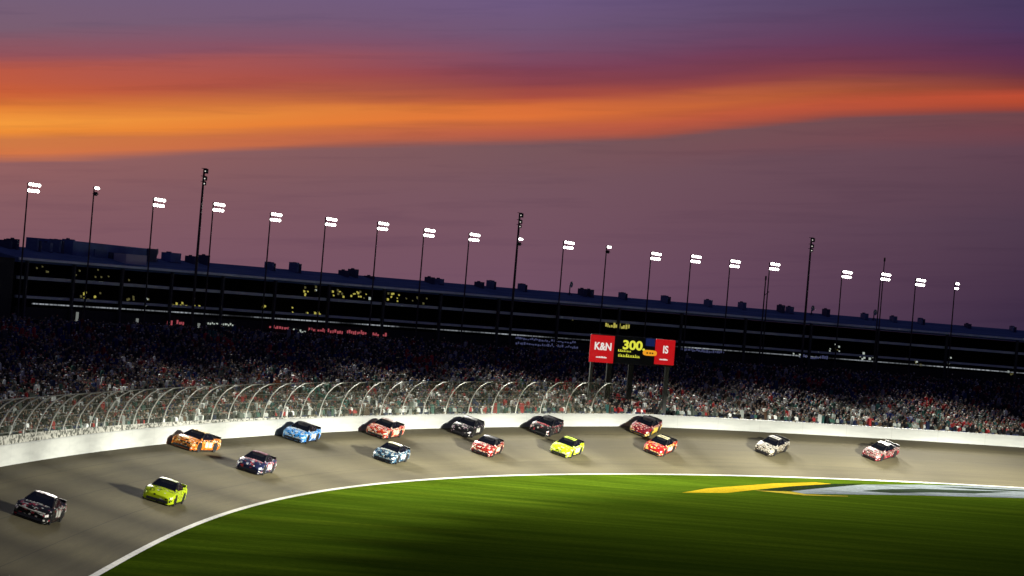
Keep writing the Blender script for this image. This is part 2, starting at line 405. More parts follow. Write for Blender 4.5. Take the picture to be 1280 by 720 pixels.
# scoreboard footprint (used to keep spectators out of it)
sb_c = ground(790, 521, at(197)[4]+1.3)
sb_i, _z = None, None
def make_crowd():
    V, F, C = [], [], []
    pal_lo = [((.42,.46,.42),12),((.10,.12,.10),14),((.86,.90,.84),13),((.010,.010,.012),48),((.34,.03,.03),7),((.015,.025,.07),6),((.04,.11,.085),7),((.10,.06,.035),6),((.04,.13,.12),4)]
    pal_hi = [((.22,.22,.28),6),((.02,.02,.03),48),((.15,.015,.02),9),((.012,.016,.10),20),((.02,.05,.13),7),((.04,.04,.055),12)]  # upper rows: cloth tones darkened in place of the weaker light there
    skin = [(.22,.16,.12),(.30,.22,.16),(.12,.08,.055),(.34,.27,.21)]
    hats = [(.75,.75,.7),(.04,.04,.05),(.35,.04,.04),(.04,.06,.2),(.12,.07,.04),(.3,.2,.1)]
    def pick(p):
        t = random.uniform(0, sum(q[1] for q in p))
        for c, w in p:
            t -= w
            if t <= 0: return c
        return p[0][0]
    dd = (DB-DF)/NR
    # clusters of team colours
    blobs = [(random.uniform(90, 260), random.uniform(2, 30), random.uniform(.8, 1.8), random.choice([(.34,.03,.03),(.34,.03,.04),(.04,.14,.11),(.03,.05,.2),(.25,.08,.03)])) for _ in range(22)]
    for k in range(NR):
        d = DF+(k+.5)*dd; i = 86.0
        occ = .93 if k < 22 else .66
        while i < 272:
            i += .315*random.uniform(.84, 1.18)
            if (i % 17.0) < .75: continue                     # aisles
            if random.random() > occ: continue
            x, y, h, w, r = at(i)
            dj = d+random.uniform(-.12, .12); z = tz(i, DF+k*dd)
            q = w+dj; bx, by = x-q*math.cos(h), y+q*math.sin(h)
            if 'SBQ' in globals() and SBQ(bx, by): continue
            pj = 640+4200*bx/by
            if pj < -260 or pj > 1560: continue
            inn = (math.cos(h), -math.sin(h)); tn = (math.sin(h), math.cos(h))
            stand_up = random.random() < .12
            hh = random.uniform(.80, .95)+(.42 if stand_up else 0); sw = random.uniform(.17, .23); dp = random.uniform(.12, .17)
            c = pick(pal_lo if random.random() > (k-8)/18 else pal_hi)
            for (bi, bd, br, bc) in blobs:
                if abs(i-bi)*1.5 < br and abs(dj-bd) < br*1.3 and random.random() < .7: c = bc
            j = random.uniform(.75, 1.2); c = tuple(v*j for v in c)
            tw = random.uniform(-.6, .6); ct, s_t = math.cos(tw), math.sin(tw)
            ax = (inn[0]*ct+tn[0]*s_t, inn[1]*ct+tn[1]*s_t); bx_ = (tn[0]*ct-inn[0]*s_t, tn[1]*ct-inn[1]*s_t)
            b0 = len(V)
            neck = hh-.24
            lean = random.uniform(-.05, .12)
            for zz, f1, f2, l in ((0., .9, 1.3, 0), (neck*.55, 1.0, 1.0, lean*.5), (neck-.05, .95, .8, lean), (neck+.02, .35, .4, lean)):
                for a, b in ((-1, -1), (1, -1), (1, 1), (-1, 1)):
                    V.append((bx+ax[0]*(b*dp*f2+l)+bx_[0]*a*sw*f1, by+ax[1]*(b*dp*f2+l)+bx_[1]*a*sw*f1, z+zz)); C.append(c)
            for e in range(3):
                for a in range(4): F.append((b0+e*4+a, b0+e*4+(a+1) % 4, b0+e*4+4+(a+1) % 4, b0+e*4+4+a))
            F.append((b0+12, b0+13, b0+14, b0+15))
            # legs / lap in dark trousers
            b1 = len(V); lc = random.choice([(.03,.04,.09),(.05,.05,.05),(.2,.17,.12)])
            for zz, f in ((0, .36), (.28 if not stand_up else .1, .40)):
                for a, b in ((-1, 0), (1, 0), (1, 1), (-1, 1)):
                    V.append((bx+ax[0]*(b*f)+bx_[0]*a*sw*.8, by+ax[1]*(b*f)+bx_[1]*a*sw*.8, z+zz)); C.append(lc)
            for a in range(4): F.append((b1+a, b1+(a+1) % 4, b1+4+(a+1) % 4, b1+4+a))
            F.append((b1+4, b1+5, b1+6, b1+7))
            # head: two rings, cap colour on the upper
            b2 = len(V); sk = random.choice(skin); ht = random.choice(hats) if random.random() < .55 else (.05, .035, .025)
            cx, cy = bx+ax[0]*lean, by+ax[1]*lean
            V.append((cx, cy, z+neck)); C.append(sk)
            for zz, rr, cc in ((.07, .085, sk), (.15, .10, sk), (.2, .085, ht)):
                for a in range(5):
                    q_ = a*1.2566; V.append((cx+rr*math.cos(q_), cy+rr*math.sin(q_), z+neck+zz)); C.append(cc)
            V.append((cx, cy, z+neck+.25)); C.append(ht)
            for a in range(5):
                n_ = (a+1) % 5
                F.append((b2, b2+1+n_, b2+1+a))
                F.append((b2+1+a, b2+1+n_, b2+6+n_, b2+6+a)); F.append((b2+6+a, b2+6+n_, b2+11+n_, b2+11+a)); F.append((b2+11+a, b2+11+n_, b2+16))
    g = G('clothing'); at_ = g.new('ShaderNodeAttribute', attribute_name='cloth'); g.base(at_.outputs['Color'], .85, spec=.2)
    me = bpy.data.meshes.new('crowd'); me.from_pydata(V, [], F)
    ca = me.color_attributes.new('cloth', 'FLOAT_COLOR', 'POINT')
    arr = np.ones((len(V), 4), dtype=np.float32); arr[:, :3] = np.array(C, dtype=np.float32); ca.data.foreach_set('color', arr.ravel())
    me.materials.append(g.m); me.update()
    o = bpy.data.objects.new('crowd', me); COL.objects.link(o)
    tag(o, 'dense crowd of seated spectators in the grandstand', 'crowd', kind='stuff')
    print('crowd verts', len(V))

# ------------------------------------------------------------------ scoreboard
SBM = plain('scoreboard_steel', (.010, .011, .010), .95, 0)
GREY = plain('grey_post_paint', (.045, .05, .045), .6)
def text_mesh(name, body, size, mat, parent, loc, sx=1, bold=0.0, ext=.01, rot=None):
    cu = bpy.data.curves.new(name, 'FONT'); cu.body = body; cu.size = size; cu.extrude = ext; cu.align_x = 'CENTER'; cu.align_y = 'CENTER'; cu.offset = bold
    t = bpy.data.objects.new('tmp', cu); COL.objects.link(t); bpy.context.view_layer.update()
    me = bpy.data.meshes.new_from_object(t.evaluated_get(bpy.context.evaluated_depsgraph_get())); COL.objects.unlink(t); bpy.data.objects.remove(t)
    me.transform(Matrix.Diagonal((sx, 1, 1, 1))); me.name = name
    me.materials.clear(); me.materials.append(mat)
    o = bpy.data.objects.new(name, me); COL.objects.link(o); o.parent = parent; o.location = loc; o.rotation_euler = rot or (R(90), 0, 0); return o
SBI = 197.0
sb_base = P(SBI, 3.6); sb_base.z = 0
# find the station whose board centre projects to x=790
for i in np.arange(190, 215, .2):
    p = P(float(i), 4.6, 9.0)
    if proj(p)[0] >= 790: SBI = float(i); break
sb_loc = P(SBI, 4.6, 0.0); SB_ROT = R(17)
def SBQ(x, y):
    c, s = math.cos(-SB_ROT), math.sin(-SB_ROT); dx, dy = x-sb_loc.x, y-sb_loc.y
    lx, ly = dx*c-dy*s, dx*s+dy*c
    return -5.2 < lx < 5.4 and -1.3 < ly < 1.0 and (abs(lx+4.3) < .5 or abs(lx+2.3) < .6 or abs(lx-.1) < .5 or abs(lx-4.1) < .6 or -1.2 < lx < 1.5)
def scoreboard():
    root = empty('scoreboard', (sb_loc.x, sb_loc.y, 3.9), SB_ROT)
    tag(root, 'lit scoreboard on tall posts with yellow digits between two red panels', 'scoreboard')
    z0 = sb_loc; sc_ = z0.y/FOC
    def zz(py, dx=0): # height at board for image y measured at the board's centre line
        p = Vector((sb_loc.x+dx, sb_loc.y, 9)); return 9+(proj(p)[1]-py)*p.y/FOC-3.9
    kx = 1/math.cos(SB_ROT)*sc_
    X = lambda px: ((px-734.5)/1.027+732-790)*kx
    def panel(name, px0, px1, pyt, pyb, y0, y1, mat):
        xm = (px0+px1)/2; dx = (xm-790)*sc_
        mb = MB(); b_, t_ = zz(pyb, dx), zz(pyt, dx)
        mb.box(X(px0), X(px1), y0, y1, b_, t_); o = mb.build(name, mat, root)
        bv = o.modifiers.new('edge', 'BEVEL'); bv.width = .02; bv.segments = 2
        return o, (X(px0)+X(px1))/2, (b_+t_)/2
    RED = emit('red_panel_light', lin((205, 10, 22)), .85); WHT = emit('white_sign_light', (1, .96, .9), .85); YEL = emit('yellow_digit_light', lin((232, 232, 70)), 1.0)
    ORG = emit('orange_sign_light', lin((250, 165, 35)), .95); BLU = emit('blue_display_light', lin((8, 32, 95)), .7)
    panel('back_frame', 736, 843, 421, 455, .02, .25, SBM)
    o, xl, zl = panel('red_panel', 734.5, 765.5, 419, 453, -.12, .0, RED)
    o, xd, zd = panel('display', 765.8, 818.5, 421, 456, -.10, .0, plain('dark_display', (.006, .006, .01), .3))
    o, xr, zr = panel('red_panel', 819, 844.5, 425, 456.5, -.12, .0, RED)
    panel('blue_display', 806, 818, 423.5, 433, -.108, -.103, BLU)
    text_mesh('lettering', 'K&N', 1.15, WHT, root, (xl+.1, -.125, zl+.25), .86, .035)
    text_mesh('lettering', 'IS', 1.15, WHT, root, (xr+.05, -.125, zr+.25), .8, .03)
    for xx, z_, wd, mat in ((xl, zl-.92, 1.25, WHT), (xr-.1, zr-.82, .95, WHT)):
        mb = MB(); a = -wd/2
        while a < wd/2:
            b_ = random.uniform(.06, .16); hgt = random.uniform(.10, .19); mb.box(xx+a, xx+a+b_, -.135, -.121, z_-.08, z_-.08+hgt); a += b_+.02
        mb.build('small_print', mat, root)
    text_mesh('digits', '300.', 1.35, YEL, root, (xd-.1, -.115, zd+.52), 1.15, .05)
    for row, (zo, hh, x0, x1) in enumerate(((-.22, .27, -1.9, -.45), (-.78, .36, -1.85, .55))):
        mb = MB(); a = x0
        while a < x1:
            b_ = random.uniform(.10, .20); h_ = hh*random.uniform(.6, 1)
            mb.box(xd+a, xd+a+b_*.55, -.112, -.101, zd+zo, zd+zo+h_); mb.box(xd+a, xd+a+b_, -.114, -.102, zd+zo, zd+zo+h_*.3); a += b_+.06
        mb.build('display_text', YEL, root)
    mb = MB(); # rounded orange sign overlapping the right panel
    n = 14; vs = []
    cx, cz = X(812), zz(441.5, 22*sc_); 
    for s_ in (-.22, -.14):
        for k_ in range(n):
            q = 2*math.pi*k_/n; vs.append((cx+.82*math.copysign(abs(math.cos(q))**.6, math.cos(q)), s_, cz+.32*math.copysign(abs(math.sin(q))**.6, math.sin(q))))
    fs = [tuple(range(n))[::-1], tuple(range(n, 2*n))]+[(k_, (k_+1) % n, n+(k_+1) % n, n+k_) for k_ in range(n)]
    mesh_obj('orange_badge', vs, fs, ORG, root)
    mb = MB()
    for ox in (-.32, .02, .3): mb.tube([(cx+ox, -.222, cz-.02), (cx+ox, -.228, cz-.02)], .10, 8)
    mb.build('badge_logo', plain('badge_dark', (.15, .05, .01), .6), root)
    for px_, wd, mat, top in ((739.5, .16, GREY, 9), (762.5, .30, SBM, 9), (790.5, .30, SBM, 9), (837.5, .24, GREY, 9)):
        mb = MB(); mb.box(X(px_)-wd, X(px_)+wd, .06, .4, -1.2, zd); mb.box(X(px_)-wd-.12, X(px_)+wd+.12, .0, .5, -1.2, -.2); o = mb.build('post', mat, root)
        bv = o.modifiers.new('edge', 'BEVEL'); bv.width = .03
    for a in range(3):
        mb = MB(); z_ = .7+a*1.15; mb.box(X(762), X(791), .12, .3, z_, z_+.12)
        mb.tube([(X(762), .2, z_), (X(791), .2, z_+1.1)], .05, 6); mb.build('brace', SBM, root)
    mb = MB(); mb.box(X(788), X(812), .1, 1.0, .2, 1.7); mb.build('control_box', SBM, root)
scoreboard()
make_crowd()

# ------------------------------------------------------------------ suite building over the stand
I0, I1 = 166.5, 276.0
SD = 38.0
FASC = plain('fascia_paint', (.50, .56, .60), .6, 0, .15, .5)
def mat_roof():
    g = G('roof_metal'); n = g.noise(g.coord('UV', (.2, 1, 1)), 1.2, 5, .6); c = g.ramp(n, [(.35, (.06, .095, .20)), (.65, (.10, .145, .27))]); g.base(c, .9, .0, spec=.05); return g.m
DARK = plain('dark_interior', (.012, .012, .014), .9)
bld = empty('suite_building', P(200, SD, 10)); BI = Matrix.Translation(-Vector(bld.location))
tag(bld, 'long dark three level suite building with pale floor edges behind the crowd', 'building')
def bpart(name, prof, mat, i0=I0, i1=I1, step=3, **k):
    o = sweep(name, prof, i0, i1, step, mat, **k); o.parent = bld; o.matrix_parent_inverse = BI; return o
bpart('roof', lambda i: [(SD, 16.55), (SD+.1, 17.0), (SD+1.2, 17.15), (SD+6, 18.05), (SD+16, 18.1), (SD+16, 16.6)], mat_roof(), smooth=False)
bpart('roof_edge', lambda i: [(SD-.12, 16.78), (SD-.12, 17.02), (SD-.005, 17.02), (SD-.005, 16.78)], plain('roof_edge_trim', (.62, .68, .80), .5, 0, .15, .3))
for z, t in ((15.02, .32), (13.12, .27)):
    bpart('deck_edge', lambda i: [(SD-.15, z-t/2), (SD-.15, z+t/2), (SD+.1, z+t/2), (SD+.1, z-t/2)], FASC)
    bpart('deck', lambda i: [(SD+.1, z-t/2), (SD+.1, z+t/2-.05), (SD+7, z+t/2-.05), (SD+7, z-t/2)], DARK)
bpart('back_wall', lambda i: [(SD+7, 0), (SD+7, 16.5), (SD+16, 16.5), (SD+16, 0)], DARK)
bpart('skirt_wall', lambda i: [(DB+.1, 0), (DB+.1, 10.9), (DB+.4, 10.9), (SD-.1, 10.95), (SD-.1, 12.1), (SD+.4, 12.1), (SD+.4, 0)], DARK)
# thin lit strip of ribbon boards under the lowest deck
def mat_ribbon():
    g = G('ribbon_board_light'); uv = g.coord('UV', (1, 1, 1))
    n = g.noise(g.coord('UV', (.10, 0, 0)), 1.2, 2, .5); f = g.noise(g.coord('UV', (2.2, 0, 0)), 1.5, 2, .6)
    a = g.ramp(n, [(.42, (.04,)*3), (.60, (1,)*3)]); b = g.ramp(f, [(.42, (.3,)*3), (.55, (1,)*3)])
    c = g.mix(1.0, a, b, 'MULTIPLY'); g.base((.05, .05, .05), .6)
    g.link(g.mix(1.0, c, (.85, .92, 1.0), 'MULTIPLY'), g.b.inputs['Emission Color']); g.b.inputs['Emission Strength'].default_value = .42; g.m.cycles.emission_sampling = 'NONE'; return g.m
bpart('ribbon_board', lambda i: [(SD-.22, 12.42), (SD-.22, 12.55), (SD-.16, 12.55), (SD-.16, 12.42)], mat_ribbon(), i0=168, i1=274)
# columns in front of the decks
i = I0+.6; kcol = 0
while i < I1:
    mb = MB(); p = P(i, SD-.32, 0); h = at(i)[2]; M_ = Matrix.Translation(p)@Matrix.Rotation(-h, 4, 'Z')
    mb.box(-.14, .14, -.16, .16, 10.9, 16.7, M_); o = mb.build('column', plain('column_paint', (.03, .03, .035), .7) if kcol == 0 else colmat); colmat = o.data.materials[0]
    o.parent = bld; o.matrix_parent_inverse = BI; kcol += 1; i += 4.55
# small lights inside the suites and on the boards
LY = emit('warm_lamp', lin((195, 185, 85)), .8); LW = emit('white_lamp', lin((190, 200, 190)), .8); LR = emit('red_board_light', lin((200, 90, 100)), .6); LB = emit('blue_board_light', lin((105, 110, 160)), .32)
LG = emit('dim_lamp', lin((105, 100, 60)), .6)
def lamp_at(px, py, mat, size, name='lamp', d=SD-.05, wide=1.0):
    i, z = on_face(px, py, d); h = at(i)[2]; p = P(i, d, z)
    mb = MB(); M_ = Matrix.Translation(p)@Matrix.Rotation(-h, 4, 'Z')
    mb.box(-.05, .05, -size*wide, size*wide, -size, size, M_); mb.box(-.09, -.05, -size*wide-.02, size*wide+.02, size, size+.03, M_)
    o = mb.build(name, mat); o.parent = bld; o.matrix_parent_inverse = BI
def clus(x0, x1, y0, y1, n, mat, s0=.05, s1=.11, slope=.077):
    for _ in range(n):
        px = random.uniform(x0, x1); py = random.uniform(y0, y1)+(px-x0)*slope
        lamp_at(px, py, mat if random.random() < .75 else LG, random.uniform(s0, s1))
clus(42, 62, 332, 341, 4, LG, .05, .1); clus(88, 172, 334, 345, 7, LG, .05, .09)
clus(378, 386, 359, 372, 5, LY); clus(390, 396, 358, 368, 3, LW, .08, .12); clus(412, 430, 362, 372, 8, LY, .05, .12); clus(438, 446, 364, 374, 3, LY)
clus(446, 458, 364, 372, 7, LY, .05, .12); clus(461, 464, 373, 374, 1, LW, .12, .15); clus(484, 500, 366, 377, 9, LY, .05, .12); clus(508, 535, 370, 378, 6, LG)
clus(100, 112, 365, 378, 7, LY, .06, .13); clus(118, 128, 364, 372, 3, LY, .06, .1); clus(156, 168, 370, 376, 5, LG); clus(180, 186, 372, 382, 4, LW, .06, .12); clus(205, 250, 376, 381, 12, LY, .06, .12)
clus(326, 334, 382, 390, 3, LY, .06, .1); clus(362, 366, 384, 392, 2, LY); clus(376, 410, 388, 393, 7, LY, .07, .13)
clus(680, 775, 388, 398, 4, LG, .05, .09)
clus(990, 1000, 438, 446, 4, LW, .06, .12); clus(1036, 1050, 430, 445, 7, LW, .05, .12); clus(1075, 1096, 438, 450, 6, LW, .06, .14); clus(1133, 1158, 448, 456, 6, LW, .06, .16); clus(1185, 1190, 444, 460, 3, LW, .06, .1); clus(1258, 1272, 464, 469, 3, LW, .06, .16)
def board(px0, px1, py0, mat, n, hpx=5, name='board_lettering', slope=.078):
    """a lit message board: rows of irregular marks on one board"""
    mb = MB(); px = px0
    while px < px1:
        w_ = random.uniform(.7, 2.2); py = py0+(px-px0)*slope; i, z = on_face(px, py, SD-.3); i2, _z2 = on_face(px+w_, py, SD-.3)
        a, b = P(i, SD-.3, z), P(i2, SD-.3, z); hh = random.uniform(.4, 1)*hpx/11.0
        q = Vector((0, 0, 1)); off = Vector((-.04, .08, 0))
        z0 = random.uniform(0, .15)
        mb.add([a-q*z0, b-q*z0, b+q*(hh-z0), a+q*(hh-z0), a-q*z0+off, b-q*z0+off, b+q*(hh-z0)+off, a+q*(hh-z0)+off], [(0,1,2,3),(7,6,5,4),(0,4,5,1),(1,5,6,2),(2,6,7,3),(3,7,4,0)])
        px += w_+random.uniform(.5, 1.6)
    o = mb.build(name, mat); o.parent = bld; o.matrix_parent_inverse = BI
board(337, 362, 409, LR, 1, 4); board(366, 382, 414, LW, 1, 4); board(386, 428, 413, LR, 1, 4.5); board(434, 456, 416, LR, 1, 5); board(466, 484, 419, LR, 1, 5)
board(757, 787, 408, LY, 1, 7); board(209, 216, 405, LR, 1, 6); board(221, 230, 405, LR, 1, 6); board(260, 292, 404, LW, 1, 2.5)
board(645, 720, 423, LB, 1, 3); board(645, 722, 429, LB, 1, 3.5); board(850, 905, 437, LB, 1, 4); board(1000, 1035, 446, LB, 1, 5)
# pale pillars hanging at the front of the stand's rear wall, their brightness put in as glow
PIL = emit('glowing_pillar', lin((150, 155, 150)), .55)
for px, y0, y1 in ((95.5, 390, 408), (171, 398, 408), (248, 404, 413)):
    i, z1 = on_face(px, y0, SD-.5); i, z0 = on_face(px, y1, SD-.5); h = at(i)[2]; mb = MB()
    mb.box(-.08, .08, -.14, .14, z0, z1, Matrix.Translation(P(i, SD-.5, 0))@Matrix.Rotation(-h, 4, 'Z')); o = mb.build('pillar', PIL); o.parent = bld; o.matrix_parent_inverse = BI

# ------------------------------------------------------------------ roof-top: penthouse, stair tower, plant
NAVY = plain('navy_cladding', (.07, .12, .32), .6, 0, .25, .5); NAVY2 = plain('dark_cladding', (.03, .04, .10), .7); MAUVE = plain('mauve_cladding', (.45, .40, .52), .6, 0, .1, .4)
GREYB = plain('grey_casing', (.08, .12, .26), .6)
def roof_z(d): return 17.15+(d-SD-1.2)/4.8*.9 if d < SD+6 else 18.08
def box_px(mb, px0, px1, pyt, d0, d1, zb=None, extra=0):
    i0, _ = on_face(px0, pyt, d0); i1, zt = on_face(px1, pyt, d0)
    _, zt0 = on_face(px0, pyt, d0)
    zt = (zt+zt0)/2 if extra == 0 else zt0
    zb = roof_z(d1)-.05 if zb is None else zb
    pts = [P(i0, d0, 0), P(i1, d0, 0), P(i1, d1, 0), P(i0, d1, 0)]
    vs = [Vector((p.x, p.y, zb)) for p in pts]+[Vector((p.x, p.y, zt)) for p in pts]
    mb.add(vs, [(3,2,1,0),(4,5,6,7),(0,1,5,4),(1,2,6,5),(2,3,7,6),(3,0,4,7)])
    return (pts[0]+pts[2])/2, zt
pent = empty('penthouse', P(172, SD+5, 17.6)); tag(pent, 'long low navy penthouse on the left end of the suite roof', 'building')
mb = MB()
i0, z0 = on_face(92, 301, SD+4); i1, z1 = on_face(187, 311, SD+4); im = (i0+i1)/2
ptb = []
for i, z in ((i0, z0), (i1, z1)):
    for d in (SD+4, SD+10): p = P(i, d, 0); ptb += [(p.x, p.y, 17.3), (p.x, p.y, z)]
mb.add(ptb, [(0,1,5,4),(2,6,7,3),(0,2,3,1),(4,5,7,6),(1,3,7,5),(0,4,6,2)])
o = mb.build('wall', NAVY); o.parent = pent; o.matrix_parent_inverse = Matrix.Translation(-Vector(pent.location))
for px0, px1, yt, mat, nm, zb in ((137, 156, 316, NAVY2, 'door', 17.2), (119, 134, 312, GREYB, 'louvre', 17.2), (186, 197, 311, NAVY2, 'end_panel', 17.2)):
    mb = MB(); box_px(mb, px0, px1, yt, SD+3.75, SD+3.99, zb); o = mb.build(nm, mat); o.parent = pent; o.matrix_parent_inverse = Matrix.Translation(-Vector(pent.location))
mb = MB(); c, zt = box_px(mb, 158, 184, 318.5, SD+1.6, SD+3.2, 17.1)
hut = mb.build('roof_hut', MAUVE); tag(hut, 'pale mauve hut standing in front of the navy penthouse on the roof', 'hut')
tw = MB()
i0, _ = on_face(17, 330, SD-.4)
iL = i0-9
for ia, ib, zt, d0, d1 in ((iL, i0, 16.9, SD-.5, SD+9), (iL-12, iL+.02, 15.2, SD-.4, SD+9)):
    pts = [P(ia, d0, 0), P(ib, d0, 0), P(ib, d1, 0), P(ia, d1, 0)]
    tw.add([Vector((p.x, p.y, z)) for z in (0, zt) for p in pts], [(3,2,1,0),(4,5,6,7),(0,1,5,4),(1,2,6,5),(2,3,7,6),(3,0,4,7)])
o = tw.build('stair_tower', DARK); tag(o, 'black stair tower closing the left end of the suite building', 'tower')
PL = 'boxy plant units on the suite roof'
units = [(4,12,299,'dark'),(13,20,297.5,'dark'),(35,51,299,'two'),(54,63,302,'grey'),(63,80,299,'two'),(80,92,298,'grey'),(201,228,315,'navy'),(234,244,319,'dark'),(251,260,318,'dark'),
 (331,345,327.5,'two'),(361,378,328,'two'),(426,434,337,'dark'),(437,447,335.5,'dark'),(457,467,344,'dark'),(532,543,345.5,'dark'),(545,553,347.5,'grey'),(597,602,351.5,'dark'),(607,622,350.5,'two'),
 (648,659,354.5,'two'),(725,732,360,'dark'),(733,741,361,'dark'),(771,787,365.5,'two'),(823,842,369.5,'two'),(878,893,374,'grey'),(921,935,377,'grey'),(973,980,380.5,'dark'),(982,993,382.5,'grey'),
 (1027,1039,385.5,'dark'),(1072,1090,391,'grey'),(1110,1124,394.5,'grey'),(1144,1160,397.5,'two'),(1204,1216,404,'dark'),(1259,1274,407.5,'two')]
near_what = {4:'black cooling unit at the far left end of the suite roof',13:'second black cooling unit from the left end of the roof',35:'twin fan unit just right of the first floodlight mast',54:'low grey unit between the first mast and the penthouse',63:'twin fan unit left of the navy penthouse',80:'grey unit touching the left end of the penthouse',201:'wide navy unit right of the penthouse beside the third mast',234:'small dark unit just left of the tallest left mast',251:'dark unit between the tallest left mast and its shorter neighbour',
 331:'twin unit at the foot of the fifth floodlight mast',361:'twin unit between the masts left of the yellow lit suites',426:'small dark unit, left one of a close pair',437:'dark unit, right and taller one of a close pair',457:'very low dark unit at the foot of a mast above the yellow lit suites',532:'dark unit just right of a mast, left one of a touching pair',545:'grey unit, right one of a touching pair near the roof centre',597:'tiny dark unit left of a twin unit near the roof centre',607:'twin unit just left of the tall central mast',
 648:'twin unit just right of the tall central mast',725:'dark unit, left one of a pair above the scoreboard',733:'dark unit, right one of a pair above the scoreboard',771:'twin unit right of the unlit mast above the scoreboard',823:'twin unit between masts right of the scoreboard',878:'low grey unit, first one right of the scoreboard units',921:'low grey unit just left of the slim mast with a bracket',973:'small dark unit left of the tall right mast',982:'grey unit left of the tall right mast',
 1027:'dark unit between the tall right mast and the next lit mast',1072:'low grey unit left of the two masts close together',1110:'grey unit right of the two masts close together',1144:'twin unit at the foot of the last but one lit mast',1204:'dark unit right of the last lit mast',1259:'twin unit at the far right end of the roof'}
for px0, px1, yt, kind in units:
    i0, zt = on_face((px0+px1)/2, yt, SD+5); wd = (px1-px0)/(FOC/P(i0, SD+5, 0).y)
    # width on the face: foreshortened by the heading
    ia, _ = on_face(px0, yt, SD+5); ib, _ = on_face(px1, yt, SD+5); L_ = (ib-ia)*DS
    h = at(i0)[2]; zb = 17.9-.2; Hh = max(.35, zt-zb); dpt = 1.4
    # a box seen at an angle: length along the roof reduced by its own depth
    L_ = max(.5, L_-.9)
    root = empty('roof_unit', P(i0, SD+5, zb), -h); tag(root, near_what[px0], 'plant unit', PL)
    m_ = {'dark': NAVY2, 'grey': GREYB, 'navy': NAVY, 'two': NAVY2}[kind]
    mb = MB(); mb.box(-dpt/2, dpt/2, -L_/2, L_/2, 0, .12); mb.build('base_frame', NAVY2, root)
    if kind == 'two':
        mb = MB(); mb.box(-dpt/2+.05, dpt/2-.05, -L_/2, -.06, .12, Hh); mb.build('casing', GREYB, root)
        mb = MB(); mb.box(-dpt/2+.05, dpt/2-.05, .06, L_/2, .12, Hh-.12); mb.build('casing', NAVY2, root)
    else:
        mb = MB(); mb.box(-dpt/2+.05, dpt/2-.05, -L_/2, L_/2, .12, Hh-.08); mb.build('casing', m_, root)
    mb = MB(); mb.tube([(0, -L_/4, Hh-.10), (0, -L_/4, Hh+.03)], .3 if L_ > 1.2 else .2, 10); mb.build('fan_cowl', NAVY2, root)
# dishes / cameras on the roof
for px, yt, lab in ((713, 353, 'small roof dish antenna on a tripod left of the scoreboard units'), (1015, 383, 'round dish antenna just right of the tall right mast'), (1093, 388, 'small dish antenna left of the two masts close together'), (195, 312, 'pale dish antenna beside the right end of the penthouse')):
    i, z = on_face(px, yt, SD+4.5); root = empty('dish_antenna', P(i, SD+4.5, 17.7), -at(i)[2]+.4); tag(root, lab, 'antenna', 'dish antennas on the suite roof')
    hh = max(.8, z-17.7); mb = MB(); mb.tube([(0, 0, 0), (0, 0, hh-.3)], .07, 6); mb.tube([(-.3, 0, 0), (0, 0, .5)], .04, 5); mb.tube([(.3, .2, 0), (0, 0, .5)], .04, 5); mb.build('stand', NAVY2, root)
    mb = MB(); vs = [(0.05, 0, hh-.35)]; n = 10
    for rr, xx in ((.2, .08), (.38, .2)):
        for k_ in range(n): q = 2*math.pi*k_/n; vs.append((xx, rr*math.cos(q), hh-.35+rr*math.sin(q)+xx*.5))
    fs = [(0, 1+k_, 1+(k_+1) % n) for k_ in range(n)]+[(1+k_, 1+n+k_, 1+n+(k_+1) % n, 1+(k_+1) % n) for k_ in range(n)]
    o = mesh_obj('dish', vs, fs, plain('dish_paint', (.35, .35, .38), .5), root); sm = o.modifiers.new('t', 'SOLIDIFY'); sm.thickness = .03

